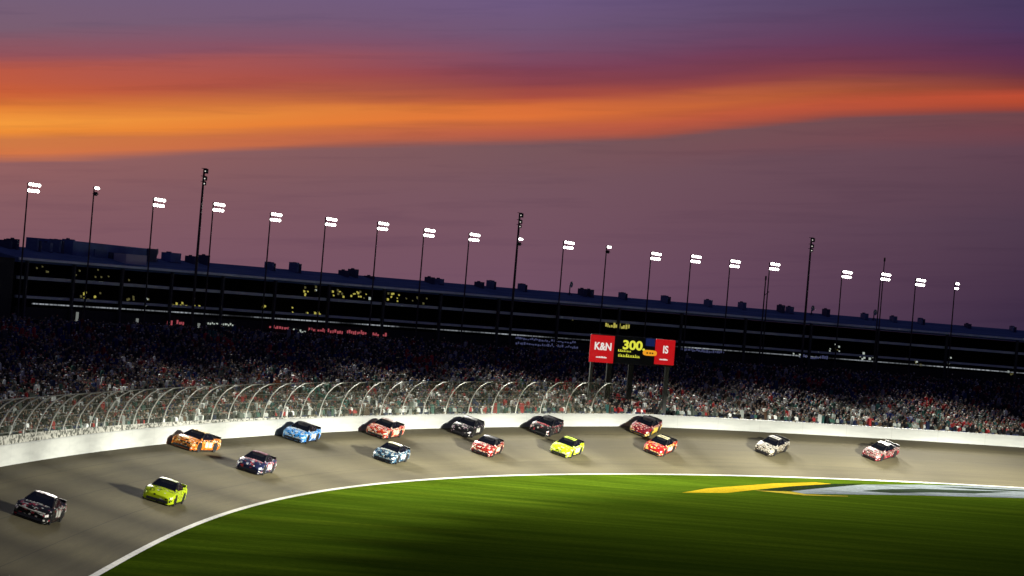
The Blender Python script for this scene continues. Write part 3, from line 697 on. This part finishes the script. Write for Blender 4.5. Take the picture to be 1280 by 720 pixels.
# ------------------------------------------------------------------ light masts
MAST = plain('mast_steel', (.035, .028, .035), .6, .3); LAMP = emit('floodlight_lens', (1, .97, .90), 14.0); LAMPH = plain('lamp_housing', (.04, .04, .045), .5, .4)
def mast(px, pyt, lab, kind='lit', rb=.10):
    d = SD-.75
    i, zt = on_face(px, pyt, d); zb = 10.95
    base = P(i, d, zb); h = at(i)[2]
    root = empty('light_mast', base, 0); tag(root, lab, 'floodlight mast', 'floodlight masts along the suite building')
    Ht = zt-zb
    mb = MB(); mb.tube([(0, 0, 0), (0, 0, Ht*.5), (0, 0, Ht)], [rb, rb*.85, rb*.65], 8); mb.tube([(0, 0, 0), (0, 0, .15)], rb*2, 8); mb.build('pole', MAST, root)
    if kind == 'camera':                      # tall masts with stacked dark heads
        for z_, s_ in ((Ht-.2, .30), (Ht-1.0, .26), (Ht-1.55, .22)):
            mb = MB(); mb.box(-.05, .45*s_/.3, -.15, .1, z_-s_, z_+s_*.7); mb.box(-.3, .3, -.05, .05, z_+s_*.7, z_+s_*.7+.06); mb.build('equipment_box', LAMPH, root)
            o = MB(); o.tube([(.14, -.16, z_-.05), (.14, -.20, z_-.05)], .07, 8); o.build('lamp', emit('small_lamp', (1, .95, .85), .9) if 'SL' not in MATS else MATS['SL'], root); MATS['SL'] = bpy.data.materials['small_lamp']
        return
    if kind == 'slim':
        mb = MB(); mb.box(-.1, .12, -.1, .1, Ht-.5, Ht); mb.tube([(0, 0, Ht*.78), (.45, 0, Ht*.82), (.5, 0, Ht*.82)], .04, 5); mb.box(.35, .6, -.06, .06, Ht*.82, Ht*.82+.1); mb.build('equipment_box', LAMPH, root); return
    # direction of the lamp banks: along X (seen face on), a few degrees back
    n = 4 if kind == 'lit' else 2
    span = {'lit': .29, 'edge': .22, 'small': .22}[kind]
    for row, zz in enumerate((Ht-.12, Ht-.75)):
        sh_ = .10 if row == 0 else .02
        x_end = sh_+span*n
        mb = MB(); mb.box(-.12, x_end+.05, -.03, .05, zz-.04, zz+.04); mb.build('crossarm', MAST, root)
        if kind == 'edge' and row == 1:
            mb = MB(); mb.box(.05, .38, -.1, .2, zz-.2, zz+.2); mb.build('lamp_housing', LAMPH, root); continue
        for k_ in range(n):
            x_ = sh_+span*(k_+.5)
            zc = zz-.02-.05*k_*(.5 if row == 0 else .2)
            rr = .17 if kind == 'lit' else .15
            mb = MB(); mb.tube([(x_, .16, zc+.06), (x_, .02, zc+.02), (x_, -.10, zc)], [.06, .12, rr+.015], 10); o = mb.build('floodlight', LAMPH, root)
            mb = MB(); mb.tube([(x_, -.101, zc), (x_, -.125, zc)], [rr*1.0, rr*.8], 10); mb.build('lens', LAMP, o)
ml = [(35.5,228,'lit','first floodlight mast from the left end of the roof, brightest twin lamp rows'),(118,233,'edge','mast with small side-on lamps above the navy penthouse'),(192.5,247,'lit','lit mast at the right end of the navy penthouse'),
 (267,253,'lit','short lit mast just right of the tallest left mast'),(338.5,265.5,'lit','lit mast standing right of the wide navy roof unit gap, fifth of the lit row'),(407.5,271.5,'lit','lit mast above the left of the yellow lit suites'),(472.5,277,'lit','lit mast above the middle of the yellow lit suites'),(530.5,285.5,'lit','lit mast above the right end of the yellow lit suites'),
 (587,291,'lit','lit mast left of the tall central mast'),(648,297,'edge','short lit mast in front of the tall central mast'),(705,301,'lit','lit mast just left of the scoreboard'),(758.5,307,'edge','mast with one small side-on lamp above the scoreboard'),(814,315,'lit','lit mast above the right red panel of the scoreboard'),
 (864,318.5,'lit','first lit mast right of the scoreboard'),(913,324.5,'lit','second lit mast right of the scoreboard'),(962.5,328,'lit','lit mast behind the slim bracket pole'),(1053,338,'lit','lit mast right of the tall right mast'),(1101.5,341,'lit','lit mast touching the thin tall mast'),(1145,348,'lit','last but one lit mast towards the right end'),(1194,353,'small','last lit mast at the right end of the roof')]
for px, py, k_, lab in ml: mast(px, py, lab, k_)
for px, py, lab in ((255.5, 211, 'tallest left mast carrying dark stacked equipment heads'), (650, 266.5, 'tall central mast carrying dark equipment heads'), (1014.5, 297.5, 'tall right mast carrying dark equipment heads')): mast(px, py, lab, 'camera', .17)
mast(1106, 322, 'thin tall mast with a small dark head behind a lit mast', 'slim', .09)
mast(957.5, 345, 'slim short pole with a side bracket under a lit mast', 'slim', .11)

# ------------------------------------------------------------------ race cars
TYRE = plain('tyre_rubber', (.012, .012, .012), .8); RIM = plain('dark_rim', (.05, .05, .055), .4, .6)
def mat_glass():
    g = G('tinted_glass'); g.base((.004, .005, .008), .15, 0, .12, .0); return g.m
GLASS = mat_glass(); BLK = plain('black_trim', (.010, .010, .011), .45)
def livery(name, base, side, c3, c4, dens=.5, scale=2.6, hood=None, roof=None):
    """paint scheme: base colour, lower side colour and sponsor patches"""
    g = G(name); oc = g.coord('Object'); sep = g.new('ShaderNodeSeparateXYZ'); g.link(oc, sep.inputs[0]); X, Y, Z = sep.outputs
    nz = g.noise(oc, 1.4, 2, .5)
    lowz = g.math('ADD', g.math('ADD', Z, g.math('MULTIPLY', X, .07)), g.math('MULTIPLY', g.math('SUBTRACT', nz, .5), .35))
    c = g.mix(g.math('LESS_THAN', lowz, .50), base, side)
    if hood: c = g.mix(g.math('MULTIPLY', g.math('GREATER_THAN', X, 1.0), g.math('GREATER_THAN', Z, .62)), c, hood)
    c0 = c
    def patches(sc3, thr, seed):
        mp = g.new('ShaderNodeMapping'); mp.inputs['Scale'].default_value = sc3; mp.inputs['Location'].default_value = (seed, seed*.7, seed*.3); g.link(oc, mp.inputs[0])
        v = g.new('ShaderNodeTexVoronoi'); v.distance = 'CHEBYCHEV'; v.inputs['Scale'].default_value = 1.0; v.inputs['Randomness'].default_value = .75; g.link(mp.outputs[0], v.inputs['Vector'])
        s = g.new('ShaderNodeSeparateColor'); g.link(v.outputs['Color'], s.inputs[0])
        return g.math('MULTIPLY', g.math('LESS_THAN', v.outputs['Distance'], .40), g.math('LESS_THAN', s.outputs[0], thr))
    c = g.mix(patches((scale*1.0, scale*1.4, scale*2.2), dens, 3.1+len(name)), c, c3)
    c = g.mix(patches((scale*1.6, scale*2.0, scale*3.0), dens*.75, 7.7+len(name)*.3), c, c4)
    c = g.mix(patches((scale*2.3, scale*2.6, scale*3.6), dens*.45, 13.3), c, W)
    c = g.mix(patches((scale*2.9, scale*2.4, scale*3.3), dens*.6, 17.9), c, K)
    c = g.mix(g.math('GREATER_THAN', Z, .965), c, roof or K)
    g.base(c, .38, 0, .09, .03); return g.m

# body: stations along x, half section (y, z)
ST = [ # x, half width low, z floor, z bulge, z shoulder, deck half width, z deck
 (-2.42, .80, .32, .58, .88, .78, .93), (-2.38, .93, .22, .55, .92, .84, .965), (-2.1, .975, .16, .52, .93, .86, .97), (-1.6, .99, .13, .50, .90, .82, .955), (-1.1, .975, .12, .50, .86, .80, .93),
 (-.4, .965, .12, .50, .84, .80, .90), (.3, .965, .12, .50, .83, .80, .89), (.95, .98, .12, .50, .81, .80, .88), (1.4, .995, .12, .50, .79, .78, .86), (1.8, .99, .12, .47, .74, .76, .81), (2.15, .95, .10, .42, .66, .70, .73), (2.38, .87, .09, .36, .55, .62, .62), (2.50, .74, .09, .28, .42, .55, .47)]
def car_meshes():
    out = {}
    vs, fs = [], []
    n = None
    for (x, hw, zf, zb, zs, dw, zd) in ST:
        half = [(0, zf), (hw*.92, zf), (hw, zf+.08), (hw, zb), (hw*.985, zb+(zs-zb)*.6), (hw*.93, zs), (dw*.86, zd+.005), (dw*.45, zd+.03), (0, zd+.038)]
        ring = half+[(-a, b) for a, b in half[-2:0:-1]]
        n = len(ring); vs += [(x, a, b) for a, b in ring]
    for s in range(len(ST)-1):
        for k in range(n): fs.append((s*n+k, s*n+(k+1) % n, (s+1)*n+(k+1) % n, (s+1)*n+k))
    fs.append(tuple(range(n))[::-1]); fs.append(tuple((len(ST)-1)*n+k for k in range(n)))
    # greenhouse shell in body colour
    b = len(vs)
    G0 = [(1.18, .80, .875), (.24, .60, 1.27), (-.15, .60, 1.32), (-.75, .58, 1.30), (-1.80, .74, .965)]
    for x, y, z in G0: vs += [(x, y, z), (x, y*.5, z+(.03 if z > 1 else .02)), (x, -y*.5, z+(.03 if z > 1 else .02)), (x, -y, z)]
    base = len(vs)
    low = [(1.18, .84, .85), (.24, .88, .80), (-.15, .88, .81), (-.75, .88, .83), (-1.80, .82, .93)]
    for x, y, z in low: vs += [(x, y, z), (x, -y, z)]
    for k in range(4):
        for j in range(3): fs.append((b+4*k+j, b+4*k+j+1, b+4*k+5+j, b+4*k+4+j))
        fs.append((base+2*k, b+4*k, b+4*k+4, base+2*k+2)); fs.append((b+4*k+3, base+2*k+1, base+2*k+3, b+4*k+7))
    out['body'] = (vs, fs)
    def quad_panel(c, off, inset=0.0):
        c = [Vector(p) for p in c]; ctr = sum(c, Vector())/len(c); nn = (c[1]-c[0]).cross(c[-1]-c[0]).normalized()
        c = [p+(ctr-p)*inset for p in c]
        v = [p+nn*off for p in c]+[p-nn*.01 for p in c]; m = len(c)
        return v, [tuple(range(m)), tuple(range(m, 2*m))[::-1]]+[(k, k+m, (k+1) % m+m, (k+1) % m) for k in range(m)]
    out['windshield'] = quad_panel([(1.18, .77, .885), (.24, .57, 1.275), (.24, 0, 1.31), (.24, -.57, 1.275), (1.18, -.77, .885), (1.22, 0, .905)][::-1], .014, .02)
    out['rear_window'] = quad_panel([(-.78, .54, 1.305), (-1.78, .66, .985), (-1.78, -.66, .985), (-.78, -.54, 1.305)][::-1], .03, .05)
    out['side_window'] = quad_panel([(.95, .835, .865), (-1.15, .85, .88), (-.78, .615, 1.25), (.20, .635, 1.23)], .014, .03)
    out['side_window2'] = quad_panel([(.95, -.835, .865), (-1.15, -.85, .88), (-.78, -.615, 1.25), (.20, -.635, 1.23)][::-1], .014, .03)
    # splitter and skirts
    m = MB(); m.box(2.1, 2.58, -.80, .80, .05, .085); m.box(1.7, 2.2, -.96, .96, .055, .09); m.box(-1.0, 1.0, -.985, -.96, .08, .16); m.box(-1.0, 1.0, .96, .985, .08, .16); out['splitter'] = (m.v, m.f)
    # grille: an inclined dark panel on the nose
    out['grille'] = quad_panel([(2.41, .62, .54), (2.41, -.62, .54), (2.54, -.68, .14), (2.54, .68, .14)][::-1], .03)
    m = MB(); m.box(-2.44, -2.36, -.80, .80, .95, 1.10); m.box(-2.46, -2.2, -.80, -.78, .95, 1.09); m.box(-2.46, -2.2, .78, .80, .95, 1.09); out['spoiler'] = (m.v, m.f)
    def hl(s):
        c = [(2.26, s*.90, .60), (2.44, s*.74, .53), (2.47, s*.78, .42), (2.28, s*.925, .47)]
        return quad_panel(c if s < 0 else c[::-1], .025)
    out['headlight'] = hl(1); out['headlight2'] = hl(-1)
    m = MB(); m.tube([(0, -.12, 0), (0, .12, 0)], .355, 18); out['tyre'] = (m.v, m.f)
    m = MB(); m.tube([(0, .121, 0), (0, .128, 0)], [.24, .22], 14); m.tube([(0, .128, 0), (0, .15, 0)], .05, 8)
    for k in range(5):
        q = k*2*math.pi/5; m.tube([(.05*math.cos(q), .13, .05*math.sin(q)), (.2*math.cos(q), .135, .2*math.sin(q))], .02, 4)
    out['rim'] = (m.v, m.f)
    m = MB(); n = 20
    c = [(.42*math.cos(math.pi*k/(n-1)*1.12-.19), 0, .42*math.sin(math.pi*k/(n-1)*1.12-.19)) for k in range(n)]
    m.add([(a, -.004, e) for a, _, e in c]+[(a, .004, e) for a, _, e in c], [tuple(range(n)), tuple(range(n, 2*n))[::-1]]+[(k, k+n, (k+1) % n+n, (k+1) % n) for k in range(n)]); out['arch'] = (m.v, m.f)
    # roof decal panel and hood decal panel
    for key, sgn in (('door_decal', 1), ('door_decal2', -1)):
        m = MB()
        for xa, xb, za, zb_ in ((.52, -.05, .36, .74), (-.18, -.78, .33, .72), (-1.95, -2.3, .5, .8)):
            ya = 1.0 if xa > -1 else .972
            v = [(xa, sgn*ya, za), (xb, sgn*ya, za+.03), (xb+.08, sgn*(ya-.035), zb_), (xa+.02, sgn*(ya-.035), zb_)]
            v2 = [(a, b_-sgn*.05, c_) for a, b_, c_ in v]; m.add(v+v2, [(0,1,2,3),(7,6,5,4),(0,4,5,1),(1,5,6,2),(2,6,7,3),(3,7,4,0)])
        out[key] = (m.v, m.f)
    m = MB(); rnd = random.Random(4)
    y0 = -.62
    while y0 < .6:
        w_ = rnd.uniform(.12, .2); zf = .915-.0
        for (xa, xb, ya, yb) in ((1.62, 1.30, y0, y0+.05), (1.62, 1.56, y0, y0+w_), (1.46, 1.40, y0, y0+w_) if rnd.random() < .7 else (1.36, 1.30, y0, y0+w_)):
            zz_ = lambda x_, y_: (.905 if x_ < 1.35 else .895 if x_ < 1.5 else .875)+.012-.05*abs(y_)
            v = [(xa, ya, zz_(xa, ya)+.01), (xb, ya, zz_(xb, ya)+.01), (xb, yb, zz_(xb, yb)+.01), (xa, yb, zz_(xa, yb)+.01)]
            v2 = [(a, b_, c_-.03) for a, b_, c_ in v]; m.add(v+v2, [(3,2,1,0),(4,5,6,7),(0,1,5,4),(1,2,6,5),(2,3,7,6),(3,0,4,7)])
        y0 += w_+.05
    out['hood_lettering'] = (m.v, m.f)
    m = MB(); m.tube([(2.40, -.74, .60), (2.47, -.4, .575), (2.49, 0, .57), (2.47, .4, .575), (2.40, .74, .60)], .035, 6); out['nose_stripe'] = (m.v, m.f)
    out['roof_panel'] = quad_panel([(.16, .52, 1.322), (.16, .0, 1.345), (.16, -.52, 1.322), (-.72, -.50, 1.318), (-.72, 0, 1.345), (-.72, .50, 1.318)], .03)
    return out
CM = car_meshes(); CD = {}
for k_, (v, f) in CM.items():
    me = bpy.data.meshes.new(k_.rstrip('2')); me.from_pydata([tuple(q) for q in v], [], f); me.materials.append(BLK); me.update()
    bm = bmesh.new(); bm.from_mesh(me)
    bmesh.ops.recalc_face_normals(bm, faces=bm.faces)
    bm.to_mesh(me); bm.free()
    CD[k_] = me
for p in CD['body'].polygons: p.use_smooth = True
bm = bmesh.new(); bm.from_mesh(CD['body'])
for e in bm.edges:
    if len(e.link_faces) == 2 and e.calc_face_angle(0) > R(32): e.smooth = False
    elif len(e.link_faces) < 2: e.smooth = False
bm.to_mesh(CD['body']); bm.free()
def on_track(px, py):
    best = None
    for i in np.arange(70, 235, .25):
        x, y, h, w, r = at(float(i))
        # quick reject
        xa = proj((x-w*.5*math.cos(h), y+w*.5*math.sin(h), r/2))[0]
        if abs(xa-px) > 140: continue
        for t in np.arange(.02, 1.0, .02):
            q = w*t; p = (x-q*math.cos(h), y+q*math.sin(h), r*t); X, Y = proj(p); e = (X-px)**2+(Y-py)**2
            if best is None or e < best[0]: best = (e, float(i), float(t), p)
    return best
def car(px, py, wpx, label, paint, roof=None, lights=(.8, .8, .75), stripe=None, grille=BLK, yawmax=26, spoil=None, door=None, hood=None, nose=None):
    e, i, t, p = on_track(px, py); x, y, h, w, r = at(i)
    t = min(t, (w-1.35)/w); q = w*t; p = Vector((x-q*math.cos(h), y+q*math.sin(h), .02+(r-.02)*t))
    bank = math.atan2(r-.02, w)
    scale = FOC/p.y
    view = math.atan2(p.x, p.y)
    # apparent angle between the car's axis and the line of sight that gives the width seen in the photo
    best = min(np.arange(5, 75, .5), key=lambda a: abs((1.98*math.cos(R(a))+4.95*math.sin(R(a)))*scale*1.14-wpx))
    true = math.degrees(h-view)
    yaw = max(-yawmax, min(yawmax, best-true))
    hh = h+R(yaw)
    fwd = Vector((-math.sin(hh), -math.cos(hh), 0))
    out_ = Vector((-math.cos(h), math.sin(h), 0)); up = Vector((math.cos(h)*math.sin(bank), -math.sin(h)*math.sin(bank), math.cos(bank)))
    f = (fwd-up*fwd.dot(up)).normalized(); l = up.cross(f).normalized()
    root = empty('race_car', p); M_ = Matrix((f, l, up)).transposed().to_4x4(); M_ = M_@Matrix.Scale(1.14, 4); M_.translation = p+up*.005; root.matrix_world = M_
    tag(root, label, 'race car', 'race cars running through the banked turn')
    def part(nm, key, mat, par=root, loc=None, rot=None):
        o = bpy.data.objects.new(nm, CD[key]); COL.objects.link(o); o.parent = par
        o.material_slots[0].link = 'OBJECT'; o.material_slots[0].material = mat
        if loc: o.location = loc
        if rot: o.rotation_euler = rot
        return o
    part('body', 'body', paint); part('windshield', 'windshield', GLASS); part('rear_window', 'rear_window', GLASS)
    part('side_window', 'side_window', GLASS); part('side_window', 'side_window2', GLASS)
    part('splitter', 'splitter', BLK); part('grille', 'grille', grille); part('spoiler', 'spoiler', spoil or BLK)
    hm = plain('headlight_decal', lights, .3) if lights not in MATS else MATS[lights]; MATS[lights] = hm
    part('headlight', 'headlight', hm); part('headlight', 'headlight2', hm)
    if roof: part('roof_panel', 'roof_panel', roof)
    if door: part('side_logo', 'door_decal', door); part('side_logo', 'door_decal2', door)
    if hood: part('hood_lettering', 'hood_lettering', hood)
    if nose: part('nose_stripe', 'nose_stripe', nose)
    for sx in (1.50, -1.38):
        for s in (1, -1):
            o = part('wheel', 'tyre', TYRE, loc=(sx, s*.875, .355), rot=(0, 0, 0 if s > 0 else math.pi)); part('rim', 'rim', RIM, o)
            part('wheel_arch', 'arch', BLK, loc=(sx, s*(.992 if sx > 0 else .990), .33), rot=(0, 0, 0))
    print('car', label[:24], 'i%.1f t%.2f bank%.0f true%.0f want%.0f yaw%.0f'%(i, t, math.degrees(bank), true, best, yaw))
WD = plain('white_decal', (.60, .60, .54), .4, 0, .35, 9); CD_ = plain('cream_decal', (.75, .62, .42), .4, 0, .4, 9)
W = (.60,.60,.55); K = (.010,.010,.011); LIME = (.46,.60,.012); ORA = (.70,.15,.01); YEL_ = (.75,.50,.03); REDC = (.36,.010,.012); NAV = (.015,.02,.06); BLUE = (.02,.17,.55); SKYB=(.25,.5,.8)
PINK = (.75,.45,.45)
car(47, 649, 68, 'black race car with white hood lettering, nearest and lowest at far left', livery('paint_a', K, (.02,.02,.02), (.42,.42,.40), (.35,.03,.05), .30, 2.6), door=WD, hood=WD, nose=WD, roof=plain('roof_a', (.75,.52,.45), .4, 0, .5, 4), lights=(.85,.8,.75))
car(204, 625, 57, 'plain lime yellow race car with black grille, nearest the white inner line', livery('paint_b', LIME, LIME, (.5,.62,.03), (.08,.09,.02), .22, 2.4), roof=plain('roof_b', (.62,.75,.2), .4, 0, .35, 6), lights=(.70,.85,.2), spoil=plain('spoiler_b', LIME, .4))
car(243, 561, 65, 'orange and yellow race car running along the wall at left', livery('paint_c', (.55,.16,.02), ORA, K, (.75,.45,.12), .42, 2.6), door=CD_, roof=plain('roof_c', (.85,.5,.15), .4, 0, .5, 6), lights=(.85,.35,.1))
car(318, 589, 52, 'dark navy race car with red and white side patches', livery('paint_d', NAV, NAV, (.28,.3,.36), (.45,.04,.04), .34, 3.0), door=WD, hood=plain('red_white_decal', (.5, .2, .2), .4, 0, .8, 6), roof=plain('roof_d', (.22,.07,.10), .4, 0, .8, 6), lights=(.6,.65,.7))
car(362, 543.5, 50, 'bright blue race car with white side, along the wall', livery('paint_e', (.03,.22,.58), BLUE, (.5,.6,.68), SKYB, .42, 2.8), door=WD, hood=WD, lights=(.3,.55,.85))
car(479, 544.5, 50, 'red orange race car with cream patches beside the wall', livery('paint_f', (.45,.03,.012), (.5,.04,.012), (.75,.48,.25), W, .45, 2.8), door=CD_, roof=plain('roof_f', (.5,.35,.3), .4, 0, .5, 6), lights=(.85,.6,.4))
car(488, 574, 48, 'dark teal race car with pale yellow roof and white side', livery('paint_g', (.01,.03,.06), (.02,.06,.11), (.35,.45,.5), (.12,.28,.4), .4, 2.8), door=WD, hood=WD, roof=plain('roof_g', (.78,.76,.45), .4, 0, .1), lights=(.75,.78,.8))
car(571, 535.5, 43, 'black race car with white door patches tight against the wall', livery('paint_h', K, K, (.04,.035,.04), (.45,.3,.38), .15, 2.8), door=WD, lights=(.5,.42,.45))
car(607, 565.5, 42, 'red, cream and black patched race car in mid track, leading the lime one', livery('paint_i', (.3,.02,.015), REDC, (.7,.5,.36), K, .42, 2.9), door=CD_, lights=(.85,.65,.5))
car(682, 539.5, 43, 'black and grey race car with small red patches by the wall', livery('paint_j', K, K, (.22,.21,.19), (.5,.05,.07), .22, 3.0), hood=plain('red_decal', (.5, .05, .07), .4), lights=(.6,.3,.3))
car(706, 566, 43, 'lime race car with pale door patch, farther one, below the left scoreboard panel', livery('paint_k', LIME, (.62,.72,.03), (.7,.7,.3), (.4,.5,.03), .22, 2.8), door=WD, roof=plain('roof_k', (.55,.75,.08), .4), lights=(.75,.85,.15))
car(804, 538, 36, 'dark red race car with yellow lower side and black roof by the wall', livery('paint_l', (.16,.01,.02), (.8,.55,.05), REDC, (.5,.4,.3), .35, 2.9), door=plain('yellow_decal', (.8, .6, .08), .4, 0, .3, 9), lights=(.7,.6,.4))
car(824, 563, 42, 'red nosed race car with cream roof and yellow streak below the scoreboard', livery('paint_m', REDC, (.4,.02,.015), (.6,.45,.2), (.75,.4,.04), .3, 2.9), door=WD, roof=plain('roof_m', (.75,.68,.4), .4, 0, .3, 5), lights=(.65,.1,.08))
car(964, 563, 43, 'cream race car with black window area, alone between the scoreboard and the farthest car', livery('paint_n', (.34,.32,.26), (.10,.08,.045), K, (.2,.15,.1), .42, 2.9), roof=plain('roof_n', (.5,.48,.42), .4, 0, .5, 6), lights=(.8,.75,.6))
car(1100, 569.5, 42, 'red and white patched race car, farthest to the right on the track', livery('paint_o', (.26,.17,.15), (.32,.02,.035), (.30,.02,.03), K, .45, 2.9), roof=plain('roof_o', (.12,.10,.09), .4, 0, .5, 6), lights=(.75,.5,.5))

# ------------------------------------------------------------------ lights
def spot(name, loc, target, power, size, blend, col=(1, .96, .86), rad=.6, sx=1.0):
    l = bpy.data.lights.new(name, 'SPOT'); l.energy = power; l.spot_size = R(size); l.spot_blend = blend; l.color = col; l.shadow_soft_size = rad
    o = bpy.data.objects.new(name, l); COL.objects.link(o); o.location = loc
    dv = (Vector(target)-Vector(loc)).normalized(); z = -dv; x = Vector((0, 0, 1)).cross(z).normalized(); y = z.cross(x)
    M_ = Matrix((x, y, z)).transposed().to_4x4(); M_.translation = loc; o.matrix_world = M_; o.scale = (sx, 1, 1)
    return o
# track lights standing on the infield, off the right of the frame
for i in range(66, 300, 11):
    pw = float(np.interp(i, [60, 88, 110, 130, 150, 170, 262], [.10, .30, .56, .78, .92, .94, .92]))
    p = P(float(i), -82, 17.0); tg = P(float(i)+3, float(np.interp(i, [66, 160], [-3.5, -11.5])), 1.0)
    spot('track_light', p, tg, .58e6*pw, float(np.interp(i, [66, 160], [11.5, 13.6])), .85, (1, .965, .86), .9, sx=2.2)
# stand masts shining down on the track and grass from the far side
for i in range(140, 246, 12):
    pw = float(np.interp(i, [140, 165, 185, 246], [.08, .4, .6, .66]))
    p = P(float(i), SD-6, 29.0); tg = P(float(i)-8, -10, 1.0)
    spot('stand_flood_and_fill', p, tg, .43e6*pw, 44, 1.0, (1, .965, .87), 4.0)

spot('stand_flood_and_fill', P(178, SD-6, 29.0), P(122, -30, 0), .24e6, 40, 1.0, (1, .965, .87), 4.0)  # added fill spot to lift the dark grass, no lamp of the stand
spot('stand_flood_and_fill', P(205, SD-6, 29.0), P(150, -52, 0), .20e6, 46, 1.0, (1, .965, .87), 4.0)  # another added fill, aimed deeper into the infield grass
# ------------------------------------------------------------------ camera and render settings
cam = bpy.data.cameras.new('camera'); co = bpy.data.objects.new('camera', cam); COL.objects.link(co); sc.camera = co
cam.sensor_width = 36; cam.lens = 36*FOC/1280; cam.clip_end = 8000; cam.clip_start = 1
c, s = math.cos(PITCH), math.sin(PITCH)
fw = Vector((0, c, s)); rt = Vector((1, 0, 0)); up = rt.cross(fw)
# image rolled so verticals lean right
cr, sr = math.cos(ROLL), math.sin(ROLL)
rt2 = rt*cr+up*sr; up2 = -rt*sr+up*cr
M_ = Matrix((rt2, up2, -fw)).transposed().to_4x4(); M_.translation = Vector((0, 0, H)); co.matrix_world = M_
sc.view_settings.view_transform = 'Standard'; sc.view_settings.look = 'None'; sc.view_settings.exposure = 0; sc.view_settings.gamma = 1
sc.cycles.use_denoising = True; sc.cycles.max_bounces = 4; sc.cycles.transparent_max_bounces = 8
sc.cycles.sample_clamp_indirect = 3
